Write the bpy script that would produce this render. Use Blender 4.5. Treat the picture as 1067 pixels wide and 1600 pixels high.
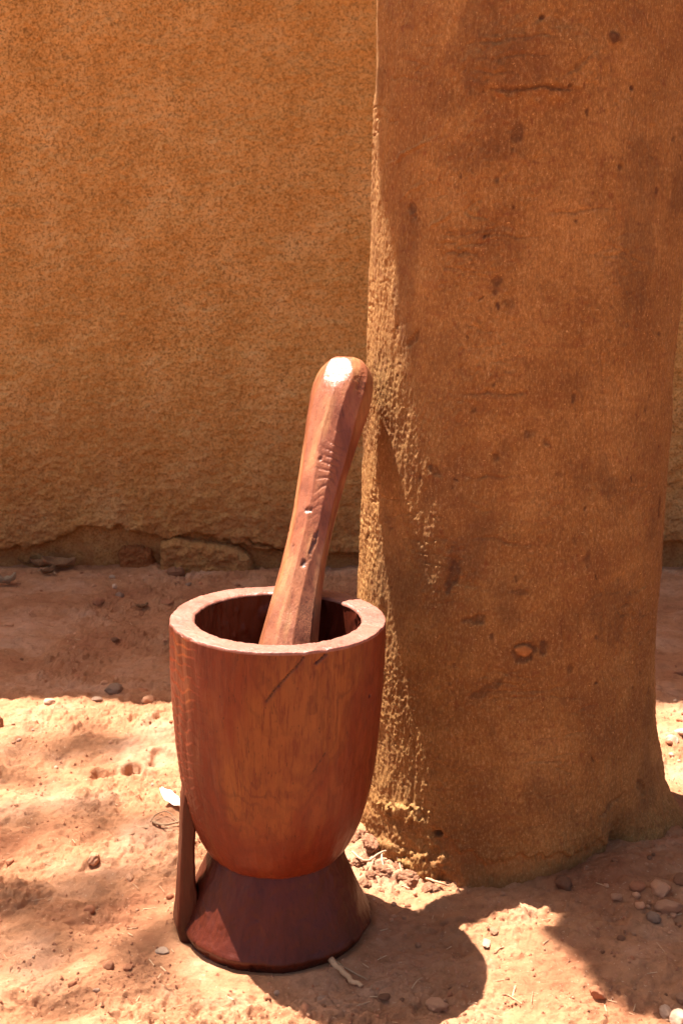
import bpy, math, random
import numpy as np
from mathutils import Vector, Matrix

random.seed(7); rng = np.random.default_rng(11)
scn = bpy.context.scene
for o in list(bpy.data.objects): bpy.data.objects.remove(o)
COL = scn.collection
R = math.radians

# ------------------------------------------------------------------ camera
CH, TILT, F = 0.868, 13.0, 1900.0           # camera height, downward tilt, focal length in photo pixels
cam = bpy.data.cameras.new('camera'); co = bpy.data.objects.new('camera', cam); COL.objects.link(co)
co.location = (0, 0, CH); co.rotation_euler = (R(90 - TILT), 0, 0)
cam.sensor_fit = 'VERTICAL'; cam.sensor_height = 22.3; cam.lens = F / 1600 * 22.3
cam.clip_start = 0.05; cam.clip_end = 1000
cam.dof.use_dof = True; cam.dof.focus_distance = 1.52; cam.dof.aperture_fstop = 10
scn.camera = co

# ------------------------------------------------------------------ sky, sun, exposure
SUN = Vector((-0.122, 0.097, 0.407)).normalized()      # towards the sun
w = bpy.data.worlds.new('World'); scn.world = w; w.use_nodes = True
nt = w.node_tree; nt.nodes.clear()
sky = nt.nodes.new('ShaderNodeTexSky'); sky.sky_type = 'NISHITA'; sky.sun_disc = False
sky.sun_elevation = math.asin(SUN.z); sky.sun_rotation = math.atan2(SUN.x, SUN.y)
sky.dust_density = 7.0; sky.air_density = 0.8; sky.ozone_density = 0.3
bg = nt.nodes.new('ShaderNodeBackground'); bg.inputs[1].default_value = 0.058
wo = nt.nodes.new('ShaderNodeOutputWorld')
nt.links.new(sky.outputs[0], bg.inputs[0]); nt.links.new(bg.outputs[0], wo.inputs[0])
sl = bpy.data.lights.new('sun', 'SUN'); sl.energy = 5.0; sl.angle = R(0.53); sl.color = (1.0, 0.93, 0.84)
so = bpy.data.objects.new('sun', sl); COL.objects.link(so); so.location = SUN * 30
so.rotation_euler = SUN.to_track_quat('Z', 'Y').to_euler()
vs = scn.view_settings; vs.view_transform = 'Standard'; vs.look = 'None'; vs.gamma = 1; vs.use_curve_mapping = False
vs.exposure = 2.02
scn.render.engine = 'CYCLES'
scn.cycles.max_bounces = 8; scn.cycles.diffuse_bounces = 5

# ------------------------------------------------------------------ noise
def _h(ix, iy, seed):
    n = (ix.astype(np.int64) * 374761393 + iy.astype(np.int64) * 668265263 + seed * 974711) & 0xffffffff
    n = ((n ^ (n >> 13)) * 1274126177) & 0xffffffff
    return (n ^ (n >> 16)) & 0xffffffff
def noise(x, y, seed=0):
    x, y = np.broadcast_arrays(np.asarray(x, float), np.asarray(y, float))
    ix, iy = np.floor(x).astype(np.int64), np.floor(y).astype(np.int64)
    fx, fy = x - ix, y - iy
    u, v = fx*fx*fx*(fx*(fx*6-15)+10), fy*fy*fy*(fy*(fy*6-15)+10)
    def g(a, b, dx, dy):
        t = _h(a, b, seed) * (2*math.pi/4294967296.0)
        return np.cos(t)*dx + np.sin(t)*dy
    n0 = g(ix, iy, fx, fy)*(1-u) + g(ix+1, iy, fx-1, fy)*u
    n1 = g(ix, iy+1, fx, fy-1)*(1-u) + g(ix+1, iy+1, fx-1, fy-1)*u
    return (n0*(1-v) + n1*v) * 1.5
def fbm(x, y, oct=4, seed=0, gain=0.5):
    s, a = 0.0, 1.0
    for i in range(oct):
        s = s + a*noise(x*2**i + 13.7*i, y*2**i - 7.3*i, seed+i*17); a *= gain
    return s
def cell(x, y, seed=0):
    """distance to nearest jittered point and that cell's random value"""
    ix, iy = np.floor(x).astype(np.int64), np.floor(y).astype(np.int64)
    best = np.full(x.shape, 9.0); val = np.zeros(x.shape)
    for a in (-1, 0, 1):
        for b in (-1, 0, 1):
            h = _h(ix+a, iy+b, seed); h2 = _h(ix+a, iy+b, seed+91)
            d = np.hypot(ix+a+h/4294967296.0 - x, iy+b+h2/4294967296.0 - y)
            m = d < best
            best = np.where(m, d, best); val = np.where(m, _h(ix+a, iy+b, seed+5)/4294967296.0, val)
    return best, val
def sst(a, b, x):
    t = np.clip((x-a)/(b-a), 0, 1); return t*t*(3-2*t)

# ------------------------------------------------------------------ rays and ground
st, ct = math.sin(R(TILT)), math.cos(R(TILT))
def ray(px, py):
    u, v = (px-533.5)/F, (py-800)/F
    return (u, ct - v*st, -st - v*ct)
def gp(px, py, z=0.0):                       # where the line of sight meets height z
    d = ray(px, py); t = (z-CH)/d[2]
    return d[0]*t, d[1]*t

MC = (-0.0853, 1.41)                          # mortar axis
def ground_z(x, y):
    x, y = np.broadcast_arrays(np.asarray(x, float), np.asarray(y, float))
    h = 0.011*fbm(x*3.1+4, y*3.1, 3, 1) + 0.0060*fbm(x*13, y*15, 3, 5) + 0.0016*fbm(x*42, y*46, 3, 7)
    rough = sst(-0.25, 0.5, noise(x*6+9, y*7, 31))
    shade = sst(2.12, 2.35, y)
    # broken crust: plates that end in small scarps
    for sc, am, sd in ((11, 0.0060, 41), (23, 0.0044, 47), (47, 0.0026, 53)):
        n = fbm(x*sc, y*sc*1.25, 4, sd)
        h = h + am*(sst(-0.02, 0.12, n) - 0.5)*(0.35+0.65*rough)
        h = h - am*0.8*sst(0.50, 0.60, n)*rough
    h = h + 0.0015*fbm(x*95, y*100, 3, 61)*(0.5+rough) + 0.006*fbm(x*20, y*4, 3, 63)*np.exp(-((y-2.17)/0.07)**2) + 0.0004*noise(x*330, y*330, 67)
    # little clods
    d, v = cell(x*38, y*38, 71)
    h = h + 0.0055*np.sqrt(np.clip(0.30*v*v - d*d, 0, None))*sst(0.55, 0.75, v)*(0.3+rough)*1.4
    h = h - 0.016*shade + 0.006*np.exp(-((y-2.10)/0.05)**2)
    # hollow with a crumbling lip left of the mortar
    for px, py, rx, ry, dep in ((205, 1200, .06, .022, .016), (255, 1180, .022, .03, .010), (150, 1350, .035, .015, .008), (170, 1440, .05, .02, .006)):
        a, b = gp(px, py); q = ((x-a)/rx)**2 + ((y-b)/ry)**2 + 0.9*fbm(x*26, y*30, 3, 77)
        h = h - dep*(1-sst(0.5, 1.15, q))
    # soil heaped against the tree
    h = h + 0.040*np.exp(-(((x-0.42)/0.17)**2 + ((y-1.51)/0.15)**2)**1.0)
    h = h + 0.016*np.exp(-(((x-0.03)/0.10)**2 + ((y-1.66)/0.12)**2))
    h = h + 0.02*np.exp(-((y-1.13)/0.06)**2)*sst(-0.1, -0.3, x)*0.5
    h = h + 0.018*np.exp(-(((x+0.02)/0.12)**2 + ((y-1.10)/0.055)**2))
    m = sst(0.115, 0.20, np.hypot(x-MC[0], y-MC[1]))
    far = 1 - sst(4, 9, np.hypot(x, y))
    rd = np.hypot(x-MC[0], y-MC[1])
    return (h*m*far + 0.0015*(1-m)) + (.0045+.004*noise(x*40, y*40, 81))*np.exp(-((rd-.133)/.010)**2)

def mesh_np(name, V, Fq, smooth=True, attrs=None):
    me = bpy.data.meshes.new(name); V = np.asarray(V, np.float32); Fq = np.asarray(Fq, np.int32)
    k = Fq.shape[1]
    me.vertices.add(len(V)); me.vertices.foreach_set('co', V.ravel())
    me.loops.add(Fq.size); me.loops.foreach_set('vertex_index', Fq.ravel())
    me.polygons.add(len(Fq)); me.polygons.foreach_set('loop_start', np.arange(0, Fq.size, k, dtype=np.int32))
    me.polygons.foreach_set('loop_total', np.full(len(Fq), k, np.int32))
    me.polygons.foreach_set('use_smooth', np.full(len(Fq), smooth))
    for an, av in (attrs or {}).items():
        at = me.attributes.new(an, 'FLOAT', 'POINT'); at.data.foreach_set('value', np.asarray(av, np.float32).ravel())
    me.update(); me.validate()
    return me
def grid_faces(nu, nv, wrap_u=False):
    """vertex index = j*nu + i"""
    i = np.arange(nu if wrap_u else nu-1); j = np.arange(nv-1)
    I, J = np.meshgrid(i, j); I2 = (I+1) % nu
    return np.stack([J*nu+I, J*nu+I2, (J+1)*nu+I2, (J+1)*nu+I], -1).reshape(-1, 4)
def obj(name, me, mat=None, parent=None, loc=(0, 0, 0), label=None, cat=None, group=None, kind=None):
    o = bpy.data.objects.new(name, me); COL.objects.link(o); o.location = loc
    if parent: o.parent = parent
    if mat and me and not me.materials: me.materials.append(mat)
    for k, v in (('label', label), ('category', cat), ('group', group), ('kind', kind)):
        if v: o[k] = v
    return o
def graded(a, b, step, lo, hi, grow=1.16):
    """coordinates: even between a and b, then spreading out to lo and hi"""
    c = list(np.arange(a, b+step*.5, step)); s = step
    while c[-1] < hi: s *= grow; c.append(c[-1]+s)
    s = step; L = []
    x = c[0]
    while x > lo: s *= grow; x -= s; L.append(x)
    return np.array(L[::-1] + c)

# ------------------------------------------------------------------ materials
class NB:
    def __init__(s, name):
        s.m = bpy.data.materials.new(name); s.m.use_nodes = True; s.t = s.m.node_tree; s.t.nodes.clear()
        s.out = s.t.nodes.new('ShaderNodeOutputMaterial'); s.b = s.t.nodes.new('ShaderNodeBsdfPrincipled')
        s.t.links.new(s.b.outputs[0], s.out.inputs[0]); s.tc = s.t.nodes.new('ShaderNodeTexCoord')
    def l(s, a, b): s.t.links.new(a, b)
    def map(s, scale=(1, 1, 1), rot=(0, 0, 0)):
        n = s.t.nodes.new('ShaderNodeMapping'); n.inputs['Scale'].default_value = scale; n.inputs['Rotation'].default_value = rot
        s.l(s.tc.outputs['Object'], n.inputs[0]); return n.outputs[0]
    def noise(s, vec, scale, detail=4, rough=.55, dist=0):
        n = s.t.nodes.new('ShaderNodeTexNoise'); n.inputs['Scale'].default_value = scale; n.inputs['Detail'].default_value = detail
        n.inputs['Roughness'].default_value = rough; n.inputs['Distortion'].default_value = dist
        s.l(vec, n.inputs['Vector']); return n.outputs[0]
    def vor(s, vec, scale, feat='F1'):
        n = s.t.nodes.new('ShaderNodeTexVoronoi'); n.inputs['Scale'].default_value = scale; n.feature = feat
        s.l(vec, n.inputs['Vector']); return n.outputs['Distance']
    def ramp(s, f, stops):
        n = s.t.nodes.new('ShaderNodeValToRGB'); e = n.color_ramp.elements
        while len(e) > 1: e.remove(e[-1])
        for i, (p, c) in enumerate(stops):
            if not hasattr(c, '__len__'): c = (c, c, c)
            k = e[0] if i == 0 else e.new(p)
            k.position = p; k.color = (*c, 1)
        s.l(f, n.inputs[0]); return n.outputs[0]
    def mix(s, f, a, b, mode='MIX'):
        n = s.t.nodes.new('ShaderNodeMix'); n.data_type = 'RGBA'; n.blend_type = mode
        for v, k in ((f, 0), (a, 6), (b, 7)):
            if hasattr(v, 'type'): s.l(v, n.inputs[k])
            elif k == 0: n.inputs[0].default_value = v
            else: n.inputs[k].default_value = (*v, 1)
        return n.outputs[2]
    def math(s, op, a, b=0.0):
        n = s.t.nodes.new('ShaderNodeMath'); n.operation = op
        for v, k in ((a, 0), (b, 1)):
            if hasattr(v, 'type'): s.l(v, n.inputs[k])
            else: n.inputs[k].default_value = v
        return n.outputs[0]
    def attr(s, name):
        n = s.t.nodes.new('ShaderNodeAttribute'); n.attribute_name = name; return n.outputs['Fac']
    def rnd(s):
        n = s.t.nodes.new('ShaderNodeObjectInfo'); return n.outputs['Random']
    def bump(s, h, dist, strength=1.0, prev=None):
        n = s.t.nodes.new('ShaderNodeBump'); n.inputs['Distance'].default_value = dist; n.inputs['Strength'].default_value = strength
        s.l(h, n.inputs['Height'])
        if prev: s.l(prev, n.inputs['Normal'])
        return n.outputs[0]
    def fin(s, col, rough, normal=None, spec=.3):
        if hasattr(col, 'type'): s.l(col, s.b.inputs['Base Color'])
        else: s.b.inputs['Base Color'].default_value = (*col, 1)
        if hasattr(rough, 'type'): s.l(rough, s.b.inputs['Roughness'])
        else: s.b.inputs['Roughness'].default_value = rough
        s.b.inputs['Specular IOR Level'].default_value = spec
        if normal: s.l(normal, s.b.inputs['Normal'])
        return s.m

def mat_soil(name='red_soil', base=(.42, .196, .099), dark=(.31, .122, .060), pale=(.52, .288, .180), amp=1.0):
    n = NB(name); v = n.map()
    a = n.ramp(n.noise(v, 5, 6, .6), [(.32, dark), (.5, base), (.70, pale)])
    b = n.ramp(n.noise(v, 60, 5, .65), [(.30, .72), (.5, 1.0), (.72, 1.12)])
    c = n.mix(1.0, a, b, 'MULTIPLY')
    g = n.noise(v, 420, 3, .7)
    c = n.mix(n.ramp(g, [(.60, 0), (.72, .55)]), c, (.25, .10, .05))
    c = n.mix(n.ramp(n.noise(v, 260, 2, .5), [(.66, 0), (.74, .6)]), c, (.62, .40, .26))
    bm = n.bump(n.noise(v, 150, 7, .74), .0042*amp, 1.0)
    bm = n.bump(n.noise(v, 700, 3, .7), .0007*amp, .9, bm)
    return n.fin(c, .95, bm, .15)
M = {}
M['soil'] = mat_soil()
M['clod'] = mat_soil('dry_clod', (.47, .215, .12), (.38, .155, .08), (.54, .28, .17))

def mat_wall(name, base, dark, pale):
    n = NB(name); v = n.map()
    big = n.noise(v, 1.1, 4, .6)
    a = n.ramp(n.noise(v, 9, 6, .65), [(.30, dark), (.50, base), (.70, pale)])
    fine = n.noise(v, 165, 4, .62, .3)
    a = n.mix(n.ramp(fine, [(.50, 0), (.64, .80)]), a, tuple(c*.40 for c in dark))
    a = n.mix(n.ramp(fine, [(.36, .70), (.48, 0)]), a, pale)
    a = n.mix(n.ramp(big, [(.35, .30), (.6, 0)]), a, dark)
    # rain-splashed red soil towards the foot
    sx = n.t.nodes.new('ShaderNodeSeparateXYZ'); n.l(n.tc.outputs['Object'], sx.inputs[0])
    hz = n.math('ADD', sx.outputs[2], n.math('MULTIPLY', n.math('SUBTRACT', n.noise(v, 4, 5, .6), .5), .5))
    sp = n.ramp(hz, [(0.0, .80), (.18, .42), (.55, 0)])
    a = n.mix(n.math('MULTIPLY', sp, n.ramp(n.noise(v, 30, 4, .6), [(.3, .5), (.6, 1)])), a, (.36, .125, .045))
    bm = n.bump(n.noise(v, 85, 6, .75, .5), .010, 1.0)
    bm = n.bump(n.noise(v, 260, 3, .7), .0016, .8, bm)
    return n.fin(a, .95, bm, .1)
M['plaster'] = mat_wall('ochre_plaster', (.66, .384, .134), (.56, .300, .090), (.76, .50, .22))
M['mud'] = mat_wall('mud_footing', (.34, .13, .045), (.24, .08, .026), (.44, .19, .075))

def mat_bark():
    n = NB('bark'); v = n.map((1, 1, .38)); v1 = n.map()
    a = n.ramp(n.noise(v1, 8, 5, .6), [(.30, (.185, .075, .021)), (.5, (.272, .128, .035)), (.68, (.37, .188, .058))])
    b = n.noise(n.map((1, 1, .5)), 360, 4, .8, .15)
    a = n.mix(n.ramp(b, [(.46, 0), (.68, .66)]), a, (.13, .048, .015))
    a = n.mix(n.ramp(b, [(.28, .50), (.47, 0)]), a, (.60, .38, .19))
    a = n.mix(n.ramp(n.noise(n.map((1, 1, 3.5)), 26, 4, .65), [(.52, 0), (.70, .45)]), a, (.20, .068, .022))
    a = n.mix(n.ramp(n.noise(v1, 300, 2, .5), [(.68, 0), (.75, .6)]), a, (.66, .40, .17))
    a = n.mix(n.ramp(n.noise(n.map((1, 1, .7)), 120, 3, .6), [(.60, 0), (.72, .55)]), a, (.15, .035, .012))
    a = n.mix(n.attr('stain_shade'), a, (.075, .028, .012))
    a = n.mix(n.attr('peel'), a, (.44, .17, .052))
    bm = n.bump(n.noise(v, 190, 5, .75, .2), .0022, .9)
    bm = n.bump(n.noise(n.map((1, 1, .25)), 520, 3, .7), .0009, .9, bm)
    return n.fin(a, .78, bm, .25)
M['bark'] = mat_bark()

def mat_wood(name, red, gold, deep, sapk=1.0, rot=(0, 0, 0), rough=(.30, .5), spec=.5, grain=.55, rings=False):
    n = NB(name); v = n.map((1, 1, .16), rot); v1 = n.map()
    g = n.noise(v, 55, 5, .62, 1.1)
    a = n.ramp(n.noise(n.map((1, 1, .45), rot), 11, 4, .6, .8), [(.30, deep), (.52, red), (.75, tuple(.6*x+.4*y for x, y in zip(red, gold)))])
    a = n.mix(n.math('MULTIPLY', n.attr('sap'), sapk), a, gold)
    a = n.mix(n.ramp(g, [(.48, 0), (.66, grain)]), a, tuple(c*.42 for c in deep))
    a = n.mix(n.ramp(g, [(.28, .12 if rings else .35), (.44, 0)]), a, gold)
    a = n.mix(n.ramp(n.noise(n.map((1, 1, .10), rot), 300, 3, .7), [(.56, 0), (.70, .5)]), a, tuple(c*.4 for c in deep))
    if rings:
        wv = n.t.nodes.new('ShaderNodeTexWave'); wv.wave_type = 'RINGS'; wv.rings_direction = 'SPHERICAL'; wv.wave_profile = 'SIN'
        mp = n.t.nodes.new('ShaderNodeMapping'); mp.inputs['Location'].default_value = (-.02, .11, -.21); mp.inputs['Scale'].default_value = (1, 1, .55)
        n.l(n.tc.outputs['Object'], mp.inputs[0]); n.l(mp.outputs[0], wv.inputs['Vector'])
        wv.inputs['Scale'].default_value = 19; wv.inputs['Distortion'].default_value = 16; wv.inputs['Detail'].default_value = 4; wv.inputs['Detail Scale'].default_value = 1.6
        a = n.mix(n.math('MULTIPLY', n.ramp(n.noise(v1, 9, 3, .6), [(.4, .15), (.62, 1)]), n.ramp(wv.outputs['Fac'], [(.06, .38), (.42, 0)])), a, tuple(c*.55 for c in deep))
        a = n.mix(n.ramp(n.noise(n.map((1, 1, .5)), 17, 5, .65, 1.5), [(.48, 0), (.66, .55)]), a, deep)
        sc = n.noise(n.map((1, 1, .10), (R(10), R(-42), 0)), 240, 4, .7)
        a = n.mix(n.math('MULTIPLY', n.attr('sap'), n.ramp(sc, [(.50, 0), (.64, .7)])), a, deep)
        a = n.mix(n.ramp(n.noise(n.map((1, 1, .3)), 420, 2, .6), [(.66, 0), (.74, .7)]), a, tuple(c*.3 for c in deep))
    a = n.mix(n.attr('dark'), a, (.018, .007, .005))
    bm = n.bump(n.noise(n.map((1, 1, .09), rot), 260, 4, .7, .2), .0009, .9)
    bm = n.bump(n.noise(n.map((1, 1, 1), rot), 700, 2, .6), .00025, .8, bm)
    bm = n.bump(n.noise(v1, 38, 3, .6), .0012, .5, bm)
    r = n.ramp(n.noise(v1, 24, 4, .6), [(.3, rough[0]), (.7, rough[1])])
    return n.fin(a, r, bm, spec)
M['bowl'] = mat_wood('bowl_wood', (.152, .0215, .0052), (.215, .066, .0140), (.108, .0135, .0042), rot=(R(14), R(24), 0), rough=(.36, .52), spec=.34, grain=.09, rings=True)
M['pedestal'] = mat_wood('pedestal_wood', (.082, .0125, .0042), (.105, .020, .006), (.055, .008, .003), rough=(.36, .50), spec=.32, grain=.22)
M['rim'] = mat_wood('rim_wood', (.28, .105, .072), (.35, .150, .105), (.20, .070, .048), rough=(.36, .55), grain=.3)
M['pestle'] = mat_wood('pestle_wood', (.27, .086, .040), (.39, .175, .076), (.150, .040, .020), rough=(.27, .42), spec=.42, grain=.30)

def mat_stone(name, c1, c2, rough=.8):
    n = NB(name); v = n.map()
    a = n.ramp(n.noise(v, 45, 5, .65), [(.3, c1), (.7, c2)])
    a = n.mix(n.ramp(n.noise(v, 260, 3, .6), [(.55, 0), (.7, .5)]), a, tuple(c*.5 for c in c1))
    hs = n.t.nodes.new('ShaderNodeHueSaturation'); n.l(a, hs.inputs['Color'])
    n.l(n.math('ADD', n.math('MULTIPLY', n.rnd(), .6), .7), hs.inputs['Value'])
    return n.fin(hs.outputs[0], rough, n.bump(n.noise(v, 150, 5, .7), .0018, .8), .3)
M['tan'] = mat_stone('tan_stone', (.42, .19, .10), (.56, .30, .17))
M['red'] = mat_stone('red_stone', (.36, .13, .06), (.48, .20, .10))
M['grey'] = mat_stone('grey_stone', (.29, .165, .108), (.39, .245, .165))
M['pale'] = mat_stone('pale_stone', (.50, .31, .20), (.62, .42, .30))
M['brown'] = mat_stone('brown_stone', (.22, .09, .045), (.34, .15, .075))
M['twig'] = mat_stone('dry_twig', (.34, .20, .11), (.50, .31, .18))
M['root'] = mat_stone('pale_root', (.42, .27, .17), (.55, .38, .25))
M['litter'] = mat_stone('dry_leaf', (.15, .065, .03), (.27, .135, .06))
M['bleached'] = mat_stone('bleached_leaf', (.74, .66, .52), (.82, .76, .64), .6)
M['greyleaf'] = mat_stone('grey_leaf', (.34, .22, .13), (.46, .32, .2))

def mat_leaf():
    n = NB('foliage'); v = n.map()
    a = n.ramp(n.noise(v, 3, 3, .6), [(.3, (.045, .085, .02)), (.7, (.10, .15, .035))])
    m = n.fin(a, .5, None, .3)
    t = n.t.nodes.new('ShaderNodeBsdfTranslucent'); t.inputs[0].default_value = (.10, .16, .03, 1)
    mx = n.t.nodes.new('ShaderNodeMixShader'); mx.inputs[0].default_value = .3
    n.l(n.b.outputs[0], mx.inputs[1]); n.l(t.outputs[0], mx.inputs[2]); n.l(mx.outputs[0], n.out.inputs[0])
    return m
M['leaf'] = mat_leaf()

# ------------------------------------------------------------------ ground
gx = graded(-0.62, 0.60, 0.00175, -300, 300, 1.13)
gy = [1.08]
while gy[-1] < 3.30: gy.append(gy[-1] + 0.00105*gy[-1]**1.9)
s = .004
while gy[-1] < 300: s *= 1.25; gy.append(gy[-1]+s)
s, L, y = .0015, [], 1.08
while y > -300: s *= 1.16; y -= s; L.append(y)
gy = np.array(L[::-1]+gy)
X, Y = np.meshgrid(gx, gy)
Z = ground_z(X, Y)
obj('ground', mesh_np('ground', np.stack([X, Y, Z], -1).reshape(-1, 3), grid_faces(len(gx), len(gy))), M['soil'], kind='structure')

# ------------------------------------------------------------------ wall
WY, WH = 3.16, 4.08
wall = obj('plaster_wall', None, loc=(0, WY, 0), label='tall ochre rough plaster wall in the shade behind the tree and mortar', cat='wall')
def foot_line(x):                            # where the plaster coat has broken away, height above ground
    xs = [-.95, -.86, -.78, -.72, -.66, -.60, -.54, -.48, -.44, -.40, -.35, -.28, -.22, -.15, -.05, .1, .6, .8, .9, 1.2]
    zs = [.035, .045, .062, .088, .100, .102, .088, .070, .075, .085, .078, .058, .040, .032, .030, .035, .05, .075, .06, .04]
    return np.interp(x, xs, zs) + .010*fbm(x*14, x*0+3, 4, 9)
wx = graded(-1.02, 1.0, 0.0036, -9, 9, 1.14)
wz = graded(0.0, 1.75, 0.0036, -.12, WH, 1.12); wz[0] = -.15; wz[-1] = WH
X, Z = np.meshgrid(wx, wz)
d = .010*fbm(X*2.3, Z*2.6, 3, 21) + .0045*fbm(X*9, Z*10, 3, 22) + .0036*fbm(X*42+X*Z*4, Z*56, 4, 23, .7)
low = 1 - sst(.15, .75, Z)
d += low*(.0030*fbm(X*22, Z*30, 4, 24, .6))
fl = foot_line(X); k = sst(-.004, .004, Z - fl + .006*fbm(X*40, Z*40, 3, 26))
d = d*(.5+.5*k) + k*.024 + .006*np.exp(-((Z-fl-.02)/.03)**2)*k
# hairline cracks running off the broken edge
cr = np.abs(Z - (.062 - .25*(X+.24) + .014*fbm(X*20, X*0, 4, 28)))
d -= .016*(1-sst(.002, .006, cr))*sst(-.26, -.24, X)*(1-sst(-.12, -.09, X))
d = np.where((np.abs(X) > 8.9) | (Z > WH-.05), .02, d)
Z = np.where(Z > WH-.9, Z+(.13*fbm(X*2.2+3, X*0, 4, 29))*(Z-WH+.9)/.9, Z)      # unseen top made uneven so its shadow edge wavers
V = np.stack([X, -d, Z], -1).reshape(-1, 3)
obj('plaster_coat', mesh_np('plaster_coat', V, grid_faces(len(wx), len(wz))), M['plaster'], wall)
def box(x0, x1, y0, y1, z0, z1):
    V = [(x, y, z) for z in (z0, z1) for y in (y0, y1) for x in (x0, x1)]
    Fc = [(0, 2, 3, 1), (4, 5, 7, 6), (0, 1, 5, 4), (2, 6, 7, 3), (0, 4, 6, 2), (1, 3, 7, 5)]
    return V, Fc
V, Fc = box(-9, 9, .03, .30, -.1, WH-.14)
obj('mud_core', mesh_np('mud_core', V, Fc, False), M['mud'], wall)
# broken lump of plaster still standing at the foot
def slab(x0, x1, z0, ztop, y0, y1, seed, nx=110, nz=46):
    u = np.linspace(0, 1, nx); v = np.linspace(0, 1, nz); U, Vv = np.meshgrid(u, v)
    Xs = x0+(x1-x0)*U; T = ztop(U); Zs = z0+(T-z0)*Vv
    edge = np.minimum(np.minimum(U, 1-U)*(x1-x0), (1-Vv)*(T-z0))
    e = 1-np.exp(-edge/.005)
    Xs = Xs + .004*fbm(Zs*60, Xs*3, 3, seed)*(np.abs(U-.5) > .44)
    Ys = y0 + (y1-y0)*e - .006*fbm(Xs*34, Zs*40, 4, seed+1, .6)*e
    return mesh_np('slab', np.stack([Xs, Ys, Zs], -1).reshape(-1, 3), grid_faces(nx, nz))
top = lambda U: np.interp(U, [0, .05, .18, .35, .6, .8, .93, 1], [.058, .068, .078, .068, .060, .052, .036, .012]) + .004*noise(U*16, U*0, 5)
obj('broken_plaster_lump', slab(-.486, -.235, -.03, top, .0, -.052, 301), M['plaster'], wall, label='broken lump of plaster standing proud at the foot')
top2 = lambda U: np.interp(U, [0, .1, .5, .9, 1], [.02, .045, .052, .040, .01]) + .005*noise(U*14, U*0, 8)
obj('broken_plaster_lump', slab(-.60, -.50, -.03, top2, .01, -.022, 311), M['mud'], wall)

# ------------------------------------------------------------------ tree
TB = (.24, 1.72)
def tr_c(z):
    return (np.interp(z, [0, .25, .38, .52, .65, .9, 1.13, 1.4, 2, 3.2], [.239, .239, .240, .243, .248, .254, .259, .263, .27, .28]),
            np.interp(z, [0, 3.2], [1.718, 1.70]))
def tr_r(z): return np.interp(z, [-.1, 0, .15, .25, .38, .52, .65, .9, 1.13, 1.4, 2, 3.2], [.232, .230, .223, .218, .2155, .213, .211, .2125, .2145, .2145, .20, .17])
bphi = [0, 30, 90, 150, 171, 200, 229, 248, 268, 291, 308, 317, 321, 326, 334, 349, 360]
brad = [.285, .25, .24, .235, .225, .222, .228, .250, .232, .205, .195, .172, .165, .205, .262, .285, .285]
def tr_rad(phi, z):
    """phi in degrees"""
    b = np.interp(phi, bphi, brad)
    wz_ = np.exp(-np.clip(z, 0, None)/.075)
    notch = .032*np.exp(-((phi-313+z*25)/4.5)**2)*np.exp(-np.clip(z, 0, None)/.07)
    base = np.interp(phi, [0, 30, 150, 171, 229, 250, 300, 316, 334, 349, 360], [.285, .25, .236, .225, .229, .243, .222, .225, .262, .285, .285])
    return tr_r(z) + (base-.232)*wz_ - notch
def tr_point(phi, z, off=0.0):
    cx, cy = tr_c(z); r = tr_rad(phi, z)+off
    return cx + r*np.cos(np.radians(phi)), cy + r*np.sin(np.radians(phi))
def tr_hit(px, py):                          # bark coordinates (degrees, height) of a spot seen on the trunk
    d = ray(px, py); z = .7
    for _ in range(8):
        cx, cy = float(tr_c(z)[0]), float(tr_c(z)[1]); r = float(tr_r(z))
        a = d[0]**2+d[1]**2; b = -2*(d[0]*cx+d[1]*cy); c = cx*cx+cy*cy-r*r
        D = max(b*b-4*a*c, 0); t = (-b-math.sqrt(D))/(2*a); z = CH+d[2]*t
    return math.degrees(math.atan2(d[1]*t-cy, d[0]*t-cx)) % 360, z
ph = list(np.arange(168, 372, .37)); back = list(np.linspace(372, 528, 60)[1:-1])
ph = np.array(ph+back)
tz = np.concatenate([np.arange(-.06, .30, .0014), np.arange(.30, 1.42, .0017), np.linspace(1.425, 3.25, 60)])
P, Zt = np.meshgrid(ph, tz); Pm = P % 360
rad = tr_rad(Pm, Zt)
A = np.radians(P)*.22; pitch = sst(2.0, 1.45, Zt)
d = .0045*fbm(A*5, Zt*3.2, 3, 101) + .0016*fbm(A*30, Zt*14, 3, 105)
lump = fbm(A*190, Zt*135, 2, 111, .6)
roughm = .55+.45*sst(-.3, .4, noise(A*7, Zt*6, 113))
d += pitch*roughm*(.00080*lump + .0009*np.abs(noise(A*210, Zt*130, 117)) + .0008*noise(A*300, Zt*170, 118))
d += pitch*.0011*fbm(A*120, Zt*26, 3, 121)                       # upright fissures
d -= pitch*.0020*(1-sst(.0, .10, np.abs(fbm(A*7, Zt*34, 3, 125))))*sst(.1, .5, noise(A*6, Zt*9, 127))   # level wrinkles
stain_shade = .55*sst(.25, .7, fbm(A*9, Zt*6, 4, 131))*.6
peel = np.zeros_like(P)
WARP, WARP2 = fbm(A*45, Zt*45, 3, 161), fbm(A*35, Zt*60, 3, 163)
def blob(px, py, wpx, hpx, ang=0.0, soft=.35, jig=.35):
    p0, z0 = tr_hit(px, py); s = 1.5/F
    a = (Pm-p0)*math.pi/180*.22 + .0035*WARP; b = Zt-z0 + .0035*WARP2; foreshort = max(.35, abs(math.sin(math.radians(p0))))
    a = a*foreshort; c_, s_ = math.cos(R(ang)), math.sin(R(ang))
    q = np.hypot((a*c_+b*s_)/(wpx*s/2), (-a*s_+b*c_)/(hpx*s/2)) + jig*fbm(A*70, Zt*70, 3, int(px))
    return 1-sst(1-soft, 1+soft, q)
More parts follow.
